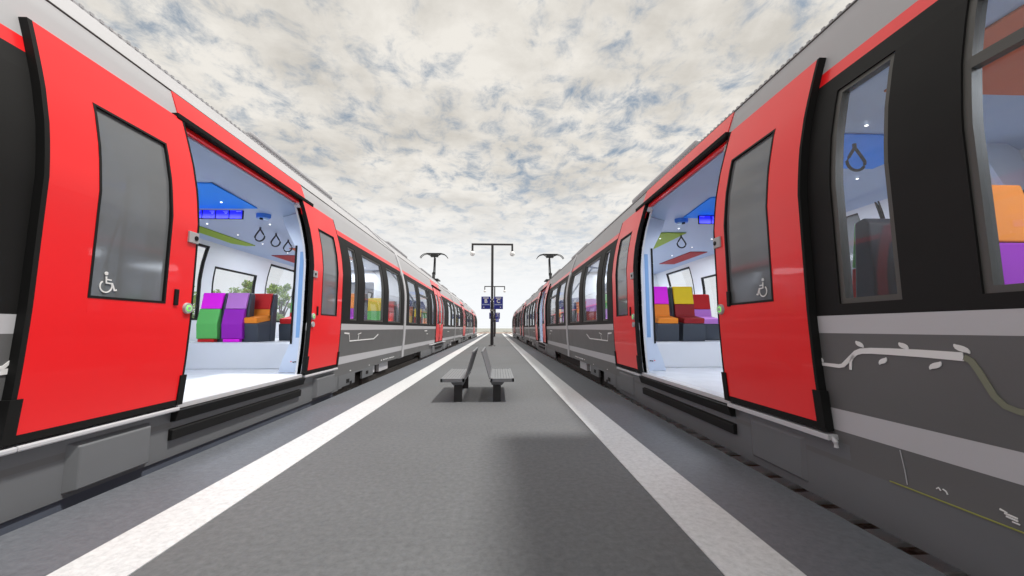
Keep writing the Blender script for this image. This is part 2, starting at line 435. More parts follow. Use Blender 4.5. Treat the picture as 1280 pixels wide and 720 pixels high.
def carriage(s, yc, name, open_door, full, spec, pantograph=False, gap_shade=False, spare=False):
    root = empty(name, (s*4.15, yc, ZR))
    sb = 0.028 if s < 0 else 0.0
    f = make_fn(s); D = 1.17
    near = side_wall('side_wall', s, False, root, True)
    far = side_wall('side_wall', s, True, root, True)
    add_windows(s, False, root); add_windows(s, True, root)
    # roof with red caps over the doors (both sides)
    b = MB([ROOFM, RED, FRAME], f)
    zz = [3.11, 3.27, 3.42, 3.57, 3.645, 3.72, 3.88, 4.04, 4.22, 4.4, 4.47]
    ring = [(U(z), z) for z in zz] + [(4.15, 4.5)]
    ring = ring + [(8.3-u, z) for u, z in reversed(ring[:-1])]
    inn = [(u + 0.08*(1 if u < 4 else -1 if u > 4.3 else 0), z-0.05) for u, z in ring]
    E0, E1 = (-1.16, 1.43) if s < 0 else (-1.0, 1.50)
    for y0, y1 in ((-HALF+0.12, E0), (E1, HALF-0.12)):
        b.loft([[(u, y, z) for u, z in ring + list(reversed(inn))] for y in (y0, y1)])
    hi = [(u, z) for u, z in ring if z >= 3.57]; hinn = [(u, z) for u, z in inn if z >= 3.515]
    b.loft([[(u, y, z) for u, z in hi + list(reversed(hinn))] for y in (E0, E1)])
    roof = b.build('roof', root, smooth=True)
    # gutter line and ribbed walkway along the roof shoulder
    b = MB(FRAME, f)
    for k in (0, 1):
        u0 = 3.155; q = (lambda u: 8.3-u) if k else (lambda u: u)
        b.tube([(q(2.952), -HALF+0.13, 3.58), (q(2.952), HALF-0.13, 3.58)], 0.008, 6)
    b.build('gutter', roof)
    b = MB(ROOFM, f)
    y = -HALF + 0.3
    while y < HALF - 0.3:
        for q in (3.86, 8.3-3.86): b.box(q-0.035, q+0.035, y, y+0.04, 4.39, 4.418)
        y += 0.10
    for q in (3.86, 8.3-3.86): b.box(q-0.03, q+0.03, -HALF+0.25, HALF-0.25, 4.38, 4.405)
    o = b.build('roof_walkway', roof)
    if full or pantograph:
        for y0, y1 in ((-5.2, -2.0), (1.5, 4.8)):
            b = MB(ROOFM, f); b.box(3.85, 4.45, y0, y1, 4.44, 4.55); b.build('roof_unit', root, bevel=0.04)
    # red cap and black rail above the doorway
    for fr in (False, True):
        ff = make_fn(s, fr)
        b = MB(RED, ff); panel(b, E0, E1, 3.27, 3.575, 0.012, 0.05)
        cap = b.build('door_header', root, smooth=True)
        b = MB(RUB, ff)
        u = U(3.27); b.box(u-0.075, u+0.0, E0-0.10, E1+0.12, 3.238, 3.292)
        b.build('door_rail', cap, bevel=0.008)
    # gangway ring at the joint
    b = MB([PALE, RUB], f)
    prof = [(z, U(z)) for z in zs(0.30, 3.9, 0.15)] + [(4.2, 3.62), (4.47, 3.9), (4.55, 4.15)]
    outer = [(u-0.022, z+0.01) for z, u in prof]; outer = outer + [(8.3-u, z) for u, z in reversed(outer[:-1])]
    inner = [(u+0.10, z-0.05) for z, u in prof]; inner = inner + [(8.3-u, z) for u, z in reversed(inner[:-1])]
    b.m = 0
    b.loft([[(u, y, z) for u, z in outer + list(reversed(inner))] for y in (HALF-0.115, HALF+0.115)])
    b.build('gangway', root, smooth=True)
    # end partition between carriages, open in the middle
    for y in (HALF-0.16, -HALF+0.12):
        b = MB(WHITEP, f)
        b.box(2.72, 3.55, y, y+0.04, 0.5, 3.0); b.box(4.75, 5.58, y, y+0.04, 0.5, 3.0); b.box(3.55, 4.75, y, y+0.04, 2.65, 3.0)
        b.build('end_partition', root)
    if full and s * yc != 0:
        b = MB(BLACK, f); b.box(2.75, 5.55, -HALF+0.02, -HALF+0.06, 0.3, 4.1); b.build('end_door', root)
    # floor, podiums
    b = MB([FLOOR, WHITEP], f); b.box(2.70, 5.60, -HALF+0.1, HALF-0.1, 0.36, 0.50)
    fl = b.build('floor', root)
    for sg in (-1, 1):
        b = MB([FLOOR], f)
        b.prism([(sg*2.02, 0.502), (sg*2.12, 0.93), (sg*2.16, 0.95), (sg*(HALF-0.14), 0.95), (sg*(HALF-0.14), 0.502)], 0, 2.72, 5.58)
        b.build('raised_floor', fl, bevel=0.01)
    # ceiling
    b = MB([CEIL, WHITEP], f)
    cl = [(2.80, 3.19), (2.95, 3.13), (3.15, 3.05), (3.4, 3.02), (4.9, 3.02), (5.15, 3.05), (5.35, 2.98)]
    cl = [(2.875, 3.17), (2.95, 3.13), (3.15, 3.05), (3.3, 3.02), (5.38, 3.02), (5.5, 2.95), (5.60, 2.82)]
    b.loft([[(u, y, z) for u, z in cl] + [(u, y, z+0.03) for u, z in reversed(cl)] for y in (-HALF+0.13, HALF-0.13)])
    ceil = b.build('ceiling', root, smooth=True)
    def cpanel(col, pts):
        b = MB(MATS[col], f)
        b.prism(pts, 2, 3.003, 3.017); b.build('ceiling_panel', ceil)
    Y0 = yc
    if spec.get('panels'):
        for col, pts in spec['panels']: cpanel(col, [(u, y - Y0) for u, y in pts])
    elif full is False:
        cpanel('blue', [(3.4, -0.5), (3.4, 1.1), (4.2, 1.1), (4.2, -0.5)]); cpanel('brown', [(3.4, 3), (3.8, 4.4), (4.6, 4.4), (4.6, 3)])
    # ceiling spots
    for y in [-6.6, -5.2, -4.0, -2.9, -1.8, -0.6, 0.6, 1.8, 2.6, 3.4, 4.4, 5.6, 6.7]:
        for u in (3.62, 4.68):
            if not full: continue
            b = MB(LEDW, f); n = 10; b.loft([[(u+0.013*math.cos(2*PI*i/n), y+0.013*math.sin(2*PI*i/n), z) for i in range(n)] for z in (3.0, 2.992)])
            b.build('spot_light', ceil)
    # draught screens
    for sg in (-1, 1):
        for fr in (False, True):
            if not full and fr: continue
            ff = make_fn(s, fr); y = sg*1.44
            b = MB(SCREENB, ff)
            b.prism([(2.70, 0.505), (3.13, 0.505), (3.08, 0.70), (2.99, 0.93), (2.945, 1.1), (2.945, 2.45), (3.0, 2.57), (3.1, 2.76), (3.17, 2.90), (3.21, 3.03), (2.95, 3.10), (2.82, 3.16), (2.75, 2.8), (2.68, 2.5), (2.67, 1.3)], 1, y, y+sg*0.04)
            sc = b.build('draught_screen', root)
            b = MB(STRIPEB, ff); b.box(2.83, 2.89, y-sg*0.004, y, 1.05, 2.45); b.build('film_stripe', sc)
            b = MB(RUB, ff); b.box(2.945, 2.972, y-0.012*sg, y+0.05*sg, 0.95, 2.55); b.build('grab_rail', sc)
            if full and not fr:
                b = MB([BLACK, RED], ff); b.box(2.86, 2.885, y-0.006*sg, y-0.001*sg, 0.66, 0.675); b.box(2.89, 2.915, y-0.006*sg, y-0.001*sg, 0.655, 0.67)
                b.m = 1; b.box(2.93, 2.95, y-0.006*sg, y-0.001*sg, 0.665, 0.677); b.build('notice_sticker', sc)
    # screens, blue fixture, straps
    if full:
        for sg in (1, -1):
            y = sg*0.98
            for k in range(4 if sg > 0 else 0):
                u0 = 3.56 + k*0.20
                b = MB([BLACK, SCR, WHITE], f); b.box(u0, u0+0.195, y, y+0.03, 2.862, 2.998); b.m = 1
                b.box(u0+0.006, u0+0.189, y-0.004, y-0.001, 2.869, 2.992); b.box(u0+0.006, u0+0.189, y+0.031, y+0.034, 2.869, 2.992)
                b.m = 2
                b.box(u0+0.02, u0+0.09, y-0.006, y-0.005, 2.974, 2.981)
                if k in (1, 2):
                    b.box(u0+0.02, u0+0.07, y-0.006, y-0.005, 2.956, 2.962); b.box(u0+0.03, u0+0.06, y-0.006, y-0.005, 2.94, 2.946)
                b.build('info_screen', root)
            b = MB([LIGHTBLUE, PALEBL, BLACK], f); pts = [(3.40+0.10*math.cos(a)*(1.0 if math.cos(a) > 0 else 1.0) - (0.10 if False else 0), sg*1.26 + 0.085*math.sin(a)) for a in [2*PI*i/16 for i in range(16)]]
            pts = [(3.30, sg*1.27)] + [(3.42+0.10*math.cos(a), sg*1.26+0.08*math.sin(a)) for a in [R(-150+300*i/14) for i in range(15)]][::-1]
            b.prism(pts, 2, 2.955, 3.02)
            b.m = 1; b.prism([(3.375+0.035*math.cos(2*PI*i/12), sg*1.26+0.045*math.sin(2*PI*i/12)) for i in range(12)], 2, 2.93, 2.955)
            b.m = 2; b.prism([(3.44+0.028*math.cos(2*PI*i/12), sg*1.26+0.035*math.sin(2*PI*i/12)) for i in range(12)], 2, 2.935, 2.955)
            b.build('ceiling_fixture', root)
    for u, y in spec.get('straps', []): strap(root, s, u, y-yc, 2.99 if y > 4 else 2.87)
    # seats
    for u, y, w, face, h, bk, cu_, fold, z1 in spec.get('seats', []):
        seat(root, s, u, y-yc, w, face, MATS[h], MATS[bk], MATS[cu_] if cu_ else None, folded=fold, z1=z1)
    # skirts, notched round the bogies
    for fr in (False, True):
        ff = make_fn(s, fr)
        b = MB([SKIRT], ff); z1 = 0.30
        def sk(y0, y1, z0, zt=z1): panel(b, y0, y1, z0, zt, 0.0, 0.04)
        sk(-2.42, 2.42, sb, 0.44)
        for sg in (-1, 1):
            def m(y0, y1, z0, zt=z1): sk(min(sg*y0, sg*y1), max(sg*y0, sg*y1), z0, zt)
            if sg < 0:
                m(2.42, 4.5, sb); continue
            m(2.42, 2.62, 0.03)
            def m(y0, y1, z0, zt=z1): sk(y0+0.18, y1+0.18, z0, zt)
            m(2.42, 2.62, 0.05); m(2.62, 3.02, 0.07); m(3.02, 3.14, 0.13); m(3.14, 3.30, 0.07)
            m(3.30, 3.75, 0.27); m(3.75, 4.5, 0.09)
        if gap_shade or True:
            pass
        o = b.build('skirt', root, smooth=True)
        if gap_shade and not fr:
            b = MB(GAPSHADE, ff); b.box(2.665, 2.70, -4.5, 2.42, -0.15, 0.045); b.build('gap_shade_band', o)  # added dark band, imitates the shaded gap beside the platform
        def bx(y0, y1, z0, z1_, uu, m_, nm):
            b = MB(m_, ff); b.box(uu, uu+0.3 if m_ is not WHITE else uu+0.004, y0+0.18, y1+0.18, z0, z1_); b.build(nm, o)
        bx(2.84, 2.98, 0.115, 0.19, 2.642, BLACK, 'jacking_point'); bx(4.0, 4.14, 0.16, 0.23, 2.642, BLACK, 'jacking_point')
        bx(4.55, 4.78, 0.12, 0.29, 2.70, PALE, 'equipment_box'); bx(5.15, 5.95, 0.09, 0.285, 2.70, PALE, 'equipment_box')
        b = MB(WHITE, ff)
        for q in (3.17, 4.35): b.box(2.644, 2.648, q, q+0.06, 0.335, 0.352)
        for i in range(7): b.box(2.6435, 2.648, 5.3 + i*0.2, 5.3 + i*0.2 + (0.12 if i % 3 else 0.07), 0.365, 0.392)
        b.build('small_lettering', o)
        # sill ledge beneath the leaves, sensor covers, door steps
        for sg in (-1, 1):
            b = MB(PALE, ff)
            b.box(2.575, 2.66, min(sg*1.18, sg*(2.40 if s < 0 else 2.34)), max(sg*1.18, sg*(2.40 if s < 0 else 2.34)), 0.446, 0.482)
            if s < 0 and sg < 0 and not fr: b.box(2.575, 2.66, -2.7, -2.40, 0.446, 0.482)
            if s > 0 and sg < 0 and open_door: b.tube([(2.61, -2.33, 0.464), (2.61, -2.36, 0.44), (2.61, -2.36, 0.405)], 0.016, 8)
            b.build('door_sill', root, bevel=0.01)
            cu_ = 2.595 if s < 0 else 2.635
            b = MB(SKIRT, ff); a0, a1 = (1.60, 2.34) if sg > 0 else (-2.04, -1.42)
            b.loft([[(2.655, a0-0.02, 0.40), (2.655, a1+0.02, 0.40), (2.655, a1+0.02, 0.06), (2.655, a0-0.02, 0.06)],
                    [(cu_, a0+0.03, 0.37), (cu_, a1-0.03, 0.37), (cu_-0.005, a1-0.03, 0.075), (cu_-0.005, a0+0.03, 0.075)]])
            b.build('skirt_cover', root, bevel=0.008)
        b = MB([PALE, BLACK], ff); b.m = 0; b.box(2.62, 2.74, -D, D, 0.455, 0.504)
        b.build('door_threshold', root, bevel=0.004)
        b = MB(BLACK, ff); b.prism([(2.66, 0.345), (2.605, 0.35), (2.575, 0.45), (2.66, 0.452)], 1, -D-0.02, D+0.02); b.build('door_step', root, bevel=0.006)
        b = MB(BLACK, ff); b.prism([(2.66, 0.18), (2.615, 0.185), (2.61, 0.275), (2.66, 0.285)], 1, -D-0.03, D-0.02); b.build('door_step', root, bevel=0.006)
    # doors
    if open_door:
        door_leaf(s, root, -2.475 if s < 0 else -2.31, -1.17 if s < 0 else -1.15, +1, True, wn=(-2.125, -1.49) if s < 0 else (-1.95, -1.35)); door_leaf(s, root, 1.17, 2.38, -1, False)
        # black pocket liner behind the slid leaves is the window band itself
    else:
        door_leaf(s, root, -D, -0.003, +1, False, out=0.02); door_leaf(s, root, 0.003, D, -1, False, out=0.02)
    door_leaf(s, root, -D, -0.003, +1, False, True, out=0.01); door_leaf(s, root, 0.003, D, -1, False, True, out=0.01)
    # door jambs
    for y in (-D-0.03, D):
        b = MB([WHITEP, RUB], f); b.loft([[(U(z)+0.005, y, z), (U(z)+0.005, y+0.03, z), (U(z)+0.09, y+0.03, z), (U(z)+0.09, y, z)] for z in zs(0.5, 3.19)])
        b.build('door_jamb', root, smooth=True)
    # decals
    if spec.get('decals'):
        for grp in spec['decals']:
            nm, mat, strokes = grp
            b = MB(mat, f)
            for pts, w, w2 in strokes:
                if nm == 'maintenance_mark': b = MB(mat, f)
                stroke(b, [(y-yc, z) for y, z in pts], w, 0.006, w2)
                if nm == 'maintenance_mark': b.build(nm, root)
            if nm != 'maintenance_mark': b.build(nm, root)
    # bogie under the joint (+y end)
    b = MB(DARKST, f)
    b.box(2.78, 5.52, 5.0, 10.0, 0.05, 0.28); b.box(2.95, 5.35, 5.6, 9.5, -0.08, 0.10)
    b.box(2.75, 2.95, 4.2, 10.9, -0.1, 0.06)
    b.box(2.80, 5.50, 2.6, 4.6, -0.1, 0.2)
    bg = b.build('bogie', root, bevel=0.03)
    for y in (6.4, 8.7):
        for u in (3.35, 4.95):
            b = MB(RUSTY, f); n = 24
            b.loft([[(u+du, y+0.22*math.cos(2*PI*k/n), 0.12+0.22*math.sin(2*PI*k/n)) for k in range(n)] for du in (-0.07, 0.07)])
            b.build('wheel', bg, smooth=True)
    if pantograph:
        b = MB(PANT, f); y0 = HALF - 0.3
        b.box(3.75, 4.55, y0-0.5, y0+0.7, 4.55, 4.62)
        b.tube([(4.15, y0, 4.6), (4.15, y0+0.15, 5.05)], 0.11, 8, 0.10); b.sphere((4.15, y0+0.15, 5.05), 0.13)
        b.tube([(4.15, y0+0.15, 5.0), (4.15 - 0.12*1, y0-0.35, 6.2)], 0.055, 8)
        b.tube([(4.05, y0+0.15, 4.95), (3.98, y0-0.25, 6.1)], 0.025, 6)
        pg = b.build('pantograph', root, smooth=True)
        b = MB(PANT, f); yh = y0-0.38
        b.box(3.55, 4.6, yh-0.14, yh-0.06, 6.36, 6.41); b.box(3.55, 4.6, yh+0.16, yh+0.24, 6.36, 6.41)
        for a, c in ((3.6, 3.9), (4.55, 4.15)): b.tube([(a, yh, 6.36), (c, yh, 6.18)], 0.04, 6)
        b.box(3.8, 4.3, yh-0.1, yh+0.2, 6.16, 6.30)
        for sg in (-1, 1):
            c0 = 4.075
            for dy in (-0.1, 0.2):
                b.tube([(c0+sg*0.5, yh+dy, 6.385), (c0+sg*0.72, yh+dy, 6.33), (c0+sg*0.88, yh+dy, 6.20), (c0+sg*0.95, yh+dy, 6.08)], 0.028, 6)
        b.build('contact_head', pg, smooth=True)
    return root

def leafmark(y0, z0, y1, z1):     # a small slanted leaf
    dy, dz = y1-y0, z1-z0
    return ([(y0 + dy*(t - 0.10*math.sin(2*PI*t)), z0 + dz*(t + 0.04*math.sin(2*PI*t))) for t in (0, .12, .25, .4, .55, .7, .85, 1)], 0.028, 'leaf')

yc1 = 4.97
decal_R = [
 ('line_map', WHITE, [([(2.74, 0.953), (2.62, 0.951), (2.536, 0.950), (2.505, 0.957), (2.442, 1.01), (2.40, 1.045), (2.365, 1.058), (2.30, 1.064), (2.19, 1.066), (2.019, 1.066), (1.828, 1.062)], 0.020, 0.042),
   ([(2.418, 1.03), (2.444, 0.99), (2.452, 0.935)], 0.02, 0.016)] +
   [leafmark(*q) for q in [(2.70, 1.004, 2.66, 0.964), (2.39, 1.12, 2.345, 1.08), (2.125, 1.12, 2.08, 1.083), (1.86, 1.122, 1.80, 1.079), (2.21, 1.03, 2.255, 0.985), (1.93, 1.03, 1.985, 0.985)]]),
 ('line_map_tail', OLIVE, [([(1.826, 1.060), (1.80, 1.045), (1.775, 0.997), (1.732, 0.89), (1.70, 0.852), (1.66, 0.838), (1.60, 0.834), (1.4, 0.834)], 0.03, 0.026)]),
 ('yellow_line', YEL, [([(2.299, 0.308), (2.061, 0.308), (1.4, 0.308)], 0.006, None)]),
 ('panel_seam', PALE, [([(2.216, 0.508), (2.205, 0.40), (2.199, 0.325)], 0.003, None)]),
 ('maintenance_mark', WHITE, [([(2.05, 0.362), (2.04, 0.372), (2.03, 0.360)], 0.005, None), ([(2.02, 0.372), (2.005, 0.366), (2.0, 0.352)], 0.005, None), ([(1.79, 0.375), (1.765, 0.370)], 0.008, 0.003), ([(1.775, 0.364), (1.73, 0.360)], 0.007, None), ([(1.77, 0.353), (1.73, 0.349)], 0.007, None), ([(1.75, 0.338), (1.725, 0.337)], 0.005, None)]),
 ('line_map_far', WHITE, [([(7.66, 1.107), (7.92, 1.094)], 0.03, None), ([(7.92, 1.07), (7.96, 0.945), (9.5, 0.95), (9.82, 1.05)], 0.022, None), ([(8.435, 0.95), (8.468, 1.06)], 0.016, None), ([(8.40, 1.07), (8.60, 1.10)], 0.016, None)])]
decal_L = [
 ('line_map', WHITE, [([(2.3, 0.928), (2.55, 0.945)], 0.034, None), ([(2.44, 0.955), (2.475, 0.97), (2.51, 1.01)], 0.03, 0.014), ([(1.5, 0.92), (2.3, 0.928)], 0.034, None)]),
 ('line_map_far', WHITE, [([(7.66, 1.107), (7.92, 1.094)], 0.03, None), ([(7.92, 1.07), (7.96, 0.945), (9.5, 0.95), (9.82, 1.05)], 0.022, None), ([(8.435, 0.95), (8.468, 1.06)], 0.016, None), ([(8.40, 1.07), (8.60, 1.10)], 0.016, None)])]

near_rows_L = [(9.35, 'orange', 'purple'), (10.75, 'yellow', 'green'), (12.05, 'crimson', 'red')]
near_rows_R = [(9.35, 'green', 'lilac'), (10.75, 'lilac', 'crimson'), (12.05, 'orange', 'crimson')]
def rows(rr, full=True):
    out = []
    cols = ['orange', 'green', 'lilac', 'yellow', 'purple', 'magenta', 'crimson', 'red']
    for i, (y, h, bk) in enumerate(rr):
        out.append((3.00, y, 0.44, -1, h, bk, bk, False, 2.03)); out.append((3.48, y, 0.44, -1, h, bk, bk, False, 2.03))
        if full:
            out.append((4.80, y, 0.44, -1, cols[(i*3+1) % 8], cols[(i*2+4) % 8], None, False, 2.03)); out.append((5.28, y, 0.44, -1, cols[(i*5+2) % 8], cols[(i+3) % 8], None, False, 2.03))
    return out
seats_L = [(4.935, 7.42, 0.44, -1, 'magenta', 'green', 'red', True, 1.865), (4.49, 7.42, 0.44, -1, 'lilac', 'purple', 'magenta', True, 1.865),
           (4.255, 7.78, 0.42, -1, 'red', 'orange', 'orange', False, 1.885), (3.90, 8.5, 0.40, -1, 'green', 'red', 'red', False, 1.83),
           (3.1, 2.05, 0.44, -1, 'yellow', 'green', 'green', False, 2.0)] + rows(near_rows_L, False)
seats_R = [(3.62, 7.78, 0.46, -1, 'magenta', 'orange', 'orange', False, 2.06), (4.13, 7.78, 0.47, -1, 'yellow', 'maroon', 'maroon', False, 2.06),
           (4.80, 8.35, 0.46, -1, 'red', 'lilac', 'lilac', False, 1.95),
           (3.42, 2.95, 0.50, 1, 'green', 'red', 'red', False, 2.05), (3.97, 2.95, 0.5, 1, 'purple', 'lilac', 'lilac', False, 2.05),
           (3.28, 2.22, 0.72, -1, 'orange', 'purple', 'purple', False, 2.10), (4.1, 2.22, 0.7, -1, 'orange', 'green', 'green', False, 2.10)] + rows(near_rows_R, False)
specL = dict(seats=seats_L, decals=decal_L, straps=[(3.93, 7.02), (3.90, 7.47), (3.95, 8.0)],
  panels=[('blue', [(3.38, 4.85), (3.25, 4.86), (3.30, 5.88), (4.15, 5.90), (4.6, 5.9), (4.6, 4.85)]),
          ('olive', [(4.97, 6.95), (4.6, 6.2), (5.3, 7.6), (5.3, 8.65), (4.99, 8.63)]),
          ('crimson', [(4.6, 9.8), (5.3, 9.8), (5.3, 11.4), (4.6, 11.4)]), ('brown', [(3.4, 8.9), (4.4, 8.9), (4.4, 10.3), (3.4, 10.3)])])
specL['panels'][1] = ('olive', [(4.97, 6.9), (5.3, 7.2), (5.35, 8.4), (5.2, 8.65), (4.99, 8.63)])
specR = dict(seats=seats_R, decals=decal_R, straps=[(3.92, 7.3), (3.62, 3.3)],
  panels=[('blue', [(3.39, 6.12), (3.30, 5.16), (3.6, 4.9), (4.3, 4.9), (4.3, 6.12)]),
          ('olive', [(3.44, 7.15), (3.94, 7.13), (3.92, 8.70), (3.70, 8.0)]),
          ('crimson', [(4.92, 10.7), (4.94, 8.96), (5.35, 8.95), (5.35, 10.7)]),
          ('blue', [(3.5, 3.35), (4.6, 3.35), (4.6, 4.1), (3.9, 4.1)]),
          ('brown', [(3.3, 1.2), (4.9, 1.2), (4.9, 2.7), (3.3, 2.7)])])
# ---- left train
GL, GR = 'coupled carriages of the left-hand train', 'coupled carriages of the right-hand train'
L1 = carriage(-1, yc1, 'train_carriage', True, True, specL, gap_shade=True)
tag(L1, 'red and grey carriage nearest on the left, its wide double doors slid open', 'train carriage', GL)
specL2 = dict(seats=[(3.05, y, 0.44, -1, h, bk, None, False, 2.03) for y, h, bk in [(14.9, 'orange', 'yellow'), (16.6, 'yellow', 'crimson'), (18.6, 'green', 'orange'), (22.8, 'orange', 'lilac'), (24.2, 'red', 'orange'), (25.8, 'lilac', 'green')]],
   decals=[('line_map', WHITE, [([(16.0, 1.09), (16.6, 1.10)], 0.04, None), ([(16.5, 0.97), (16.8, 0.96)], 0.03, None), ([(23.4, 1.0), (24.2, 1.0)], 0.03, None)])])
L2 = carriage(-1, yc1+15.1, 'train_carriage', False, False, specL2, pantograph=True)
tag(L2, 'second carriage of the left-hand train, doors shut, pantograph raised at its far end', 'train carriage', GL)
def drop(root, prefix):
    for ch in list(root.children):
        if ch.name.startswith(prefix):
            for g in list(ch.children): bpy.data.objects.remove(g)
            bpy.data.objects.remove(ch)
L3 = copy_tree(L2); L3.location.y = yc1 + 30.2; drop(L3, 'pantograph')
L3['label'] = 'third carriage of the left-hand train, doors shut, behind the pantograph'
L4 = copy_tree(L3); L4.location.y = yc1 + 45.3
L4['label'] = 'farthest carriage of the left-hand train, a small red doorway near the horizon'
# ---- right train
R1 = carriage(1, yc1, 'train_carriage', True, True, specR)
tag(R1, 'red and grey carriage nearest on the right, doors open, white line map on its flank', 'train carriage', GR)
specR2 = dict(seats=[(3.05, y, 0.44, -1, h, bk, None, False, 2.03) for y, h, bk in [(14.9, 'lilac', 'magenta'), (16.6, 'orange', 'crimson'), (22.8, 'orange', 'lilac'), (24.2, 'red', 'orange'), (25.8, 'lilac', 'green')]],
   decals=specL2['decals'])
R2 = carriage(1, yc1+15.1, 'train_carriage', True, False, specR2, pantograph=True)
tag(R2, 'second carriage of the right-hand train, doors open and pantograph raised above it', 'train carriage', GR)
R3 = copy_tree(R2); R3.location.y = yc1 + 30.2; drop(R3, 'pantograph')
R3['label'] = 'third carriage of the right-hand train, narrow pale open doorway in the distance'
R4 = copy_tree(R3); R4.location.y = yc1 + 45.3
R4['label'] = 'farthest carriage of the right-hand train, tiny at the platform end'

# ------------------------------------------------------------------ bench
def bench():
    root = empty('platform_bench', (0.02, 7.3, 0))
    tag(root, 'double back-to-back bench of grey metal mesh on black legs in the middle of the platform', 'bench')
    for s in (-1, 1):
        def f(p): return (s*p[0], p[1], p[2])
        x0, x1, y0, y1 = 0.215, 0.60, -0.82, 0.82
        b = MB(MESHG, f)
        b.box(x0, x1, y0, y0+0.03, 0.325, 0.38); b.box(x0, x1, y1-0.03, y1, 0.325, 0.38)
        b.box(x1-0.03, x1, y0, y1, 0.33, 0.38); b.box(x0, x0+0.03, y0, y1, 0.33, 0.38)
        nx, ny = 8, 22
        for i in range(1, nx): 
            x = x0 + (x1-x0)*i/nx; b.box(x-0.018, x+0.018, y0+0.03, y1-0.03, 0.360, 0.376)
        for j in range(1, ny):
            y = y0 + (y1-y0)*j/ny; b.box(x0+0.03, x1-0.03, y-0.026, y+0.026, 0.357, 0.3755)
        st = b.build('seat', root)
        b = MB(MESHG, f)
        def bp(t, dy): return (0.20 - 0.125*t, dy, 0.385 + 0.42*t)
        for t in (0.0, 1.0):
            p = bp(t, 0); b.box(p[0]-0.012, p[0]+0.012, y0, y1, p[2]-0.015, p[2]+0.015)
        for i in range(1, 9):
            p = bp(i/9, 0); b.box(p[0]-0.004, p[0]+0.004, y0, y1, p[2]-0.014, p[2]+0.014)
        n = 26
        for j in range(n+1):
            y = y0 + (y1-y0)*j/n; w = 0.018 if 0 < j < n else 0.015
            b.tube([bp(0, y), bp(1, y)], w*0.7, 4)
        b.build('backrest', root)
        for y in (-0.70, 0.72):
            b = MB(BENCHL, f); b.box(0.255, 0.385, y-0.055, y+0.055, 0.0, 0.27); b.build('leg', root, bevel=0.006)
        b = MB(MESHG, f)
        for y in (-0.70, 0.72): b.prism([(0.20, 0.33), (0.46, 0.33), (0.40, 0.262), (0.24, 0.262)], 1, y-0.03, y+0.03)
        b.build('bracket', root)
bench()

# ------------------------------------------------------------------ lamp posts with track signs
FONT = None
def text_mesh(s, size, mat, parent, loc, name, depth=0.004, bold=0.0):
    c = bpy.data.curves.new(name, 'FONT'); c.body = s; c.size = size; c.extrude = depth; c.offset = bold; c.align_x = 'CENTER'; c.align_y = 'CENTER'
    o = bpy.data.objects.new('tmp', c); COL.objects.link(o)
    bpy.context.view_layer.update()
    me = bpy.data.meshes.new_from_object(o.evaluated_get(bpy.context.evaluated_depsgraph_get()))
    bpy.data.objects.remove(o)
    me.materials.clear(); me.materials.append(mat)
    me.transform(Matrix.Rotation(PI/2, 4, 'X'))
    m = bpy.data.objects.new(name, me); COL.objects.link(m); m.parent = parent; m.location = loc
    return m
def lamp_post(y, label, signs=True):
    root = empty('lamp_post', (0, y, 0)); tag(root, label, 'lamp post', 'lamp posts down the middle of the platform')
    b = MB(POLE); b.tube([(0, 0, 0.02), (0, 0, 3.0)], 0.11, 16); b.tube([(0, 0, 3.0), (0, 0, 7.03)], 0.085, 16); b.build('pole', root, smooth=True)
    b = MB(POLE); b.tube([(0, 0, 0), (0, 0, 0.06)], 0.24, 20, 0.20); b.build('base', root, smooth=True)
    b = MB(POLE); b.box(-1.45, 1.45, -0.06, 0.06, 6.96, 7.08)
    for s in (-1, 1): b.box(s*1.385-0.065, s*1.385+0.065, -0.065, 0.065, 6.58, 6.96)
    b.build('crossarm', root, bevel=0.015)
    for s in (-1, 1):
        b = MB(POLE); b.tube([(s*1.385, 0, 6.58), (s*1.385, 0, 6.52)], 0.08, 12, 0.10); h = b.build('lamp_holder', root, smooth=True)
        b = MB(GLOBE); b.sphere((s*1.385, 0, 6.37), 0.18, 24, 16); b.build('globe', h, smooth=True)
    for z in (2.42, 3.16):
        b = MB(CLAMP); b.tube([(0, 0, z-0.06), (0, 0, z+0.06)], 0.14, 14); b.build('clamp', root, smooth=True)
    return root
def track_sign(y, letter, s, label):
    x0, x1 = (0.12, 0.74); cx = s*(x0+x1)/2
    root = empty('track_sign', (cx, y-0.10, 2.50)); tag(root, label, 'sign', 'navy track signs on the lamp posts')
    w = (x1-x0)/2
    b = MB(NAVY); b.box(-w, w, -0.02, 0.02, 0, 0.86); b.build('sign_panel', root, bevel=0.008)
    b = MB(WHITE); b.box(-w*0.62, w*0.62, -0.024, -0.0215, 0.73, 0.79); b.build('white_bar', root)
    b = MB(SIGNBAR); b.box(-w*0.82, w*0.82, -0.024, -0.0215, 0.27, 0.35); b.build('pale_bar', root)
    text_mesh(letter, 0.36, WHITE, root, (0, -0.026, 0.54), 'letter', 0.002, 0.012)
    b = MB(WHITE); t = 1 if s < 0 else -1; ax = -w*0.6*t
    b.prism([(ax, 0.16), (ax+0.09*t, 0.16), (ax+0.09*t, 0.13), (ax+0.04*t, 0.13), (ax+0.09*t, 0.085), (ax+0.06*t, 0.07), (ax+0.02*t, 0.11), (ax, 0.09)], 1, -0.026, -0.0215)
    b.build('arrow', root)
    b = MB(POLE); b.box(-w*t*1.0 if False else (w if s < 0 else -w-0.06), (w+0.06 if s < 0 else -w), -0.012, 0.012, 0.62, 0.68); b.box((w if s < 0 else -w-0.06), (w+0.06 if s < 0 else -w), -0.012, 0.012, -0.0+0.05, 0.11)
    b.build('bracket', root)
lamp_post(26.7, 'nearest tall black lamp post with two white globes and navy track signs')
lamp_post(54.2, 'second black lamp post, half as tall in view, just behind the nearest one')
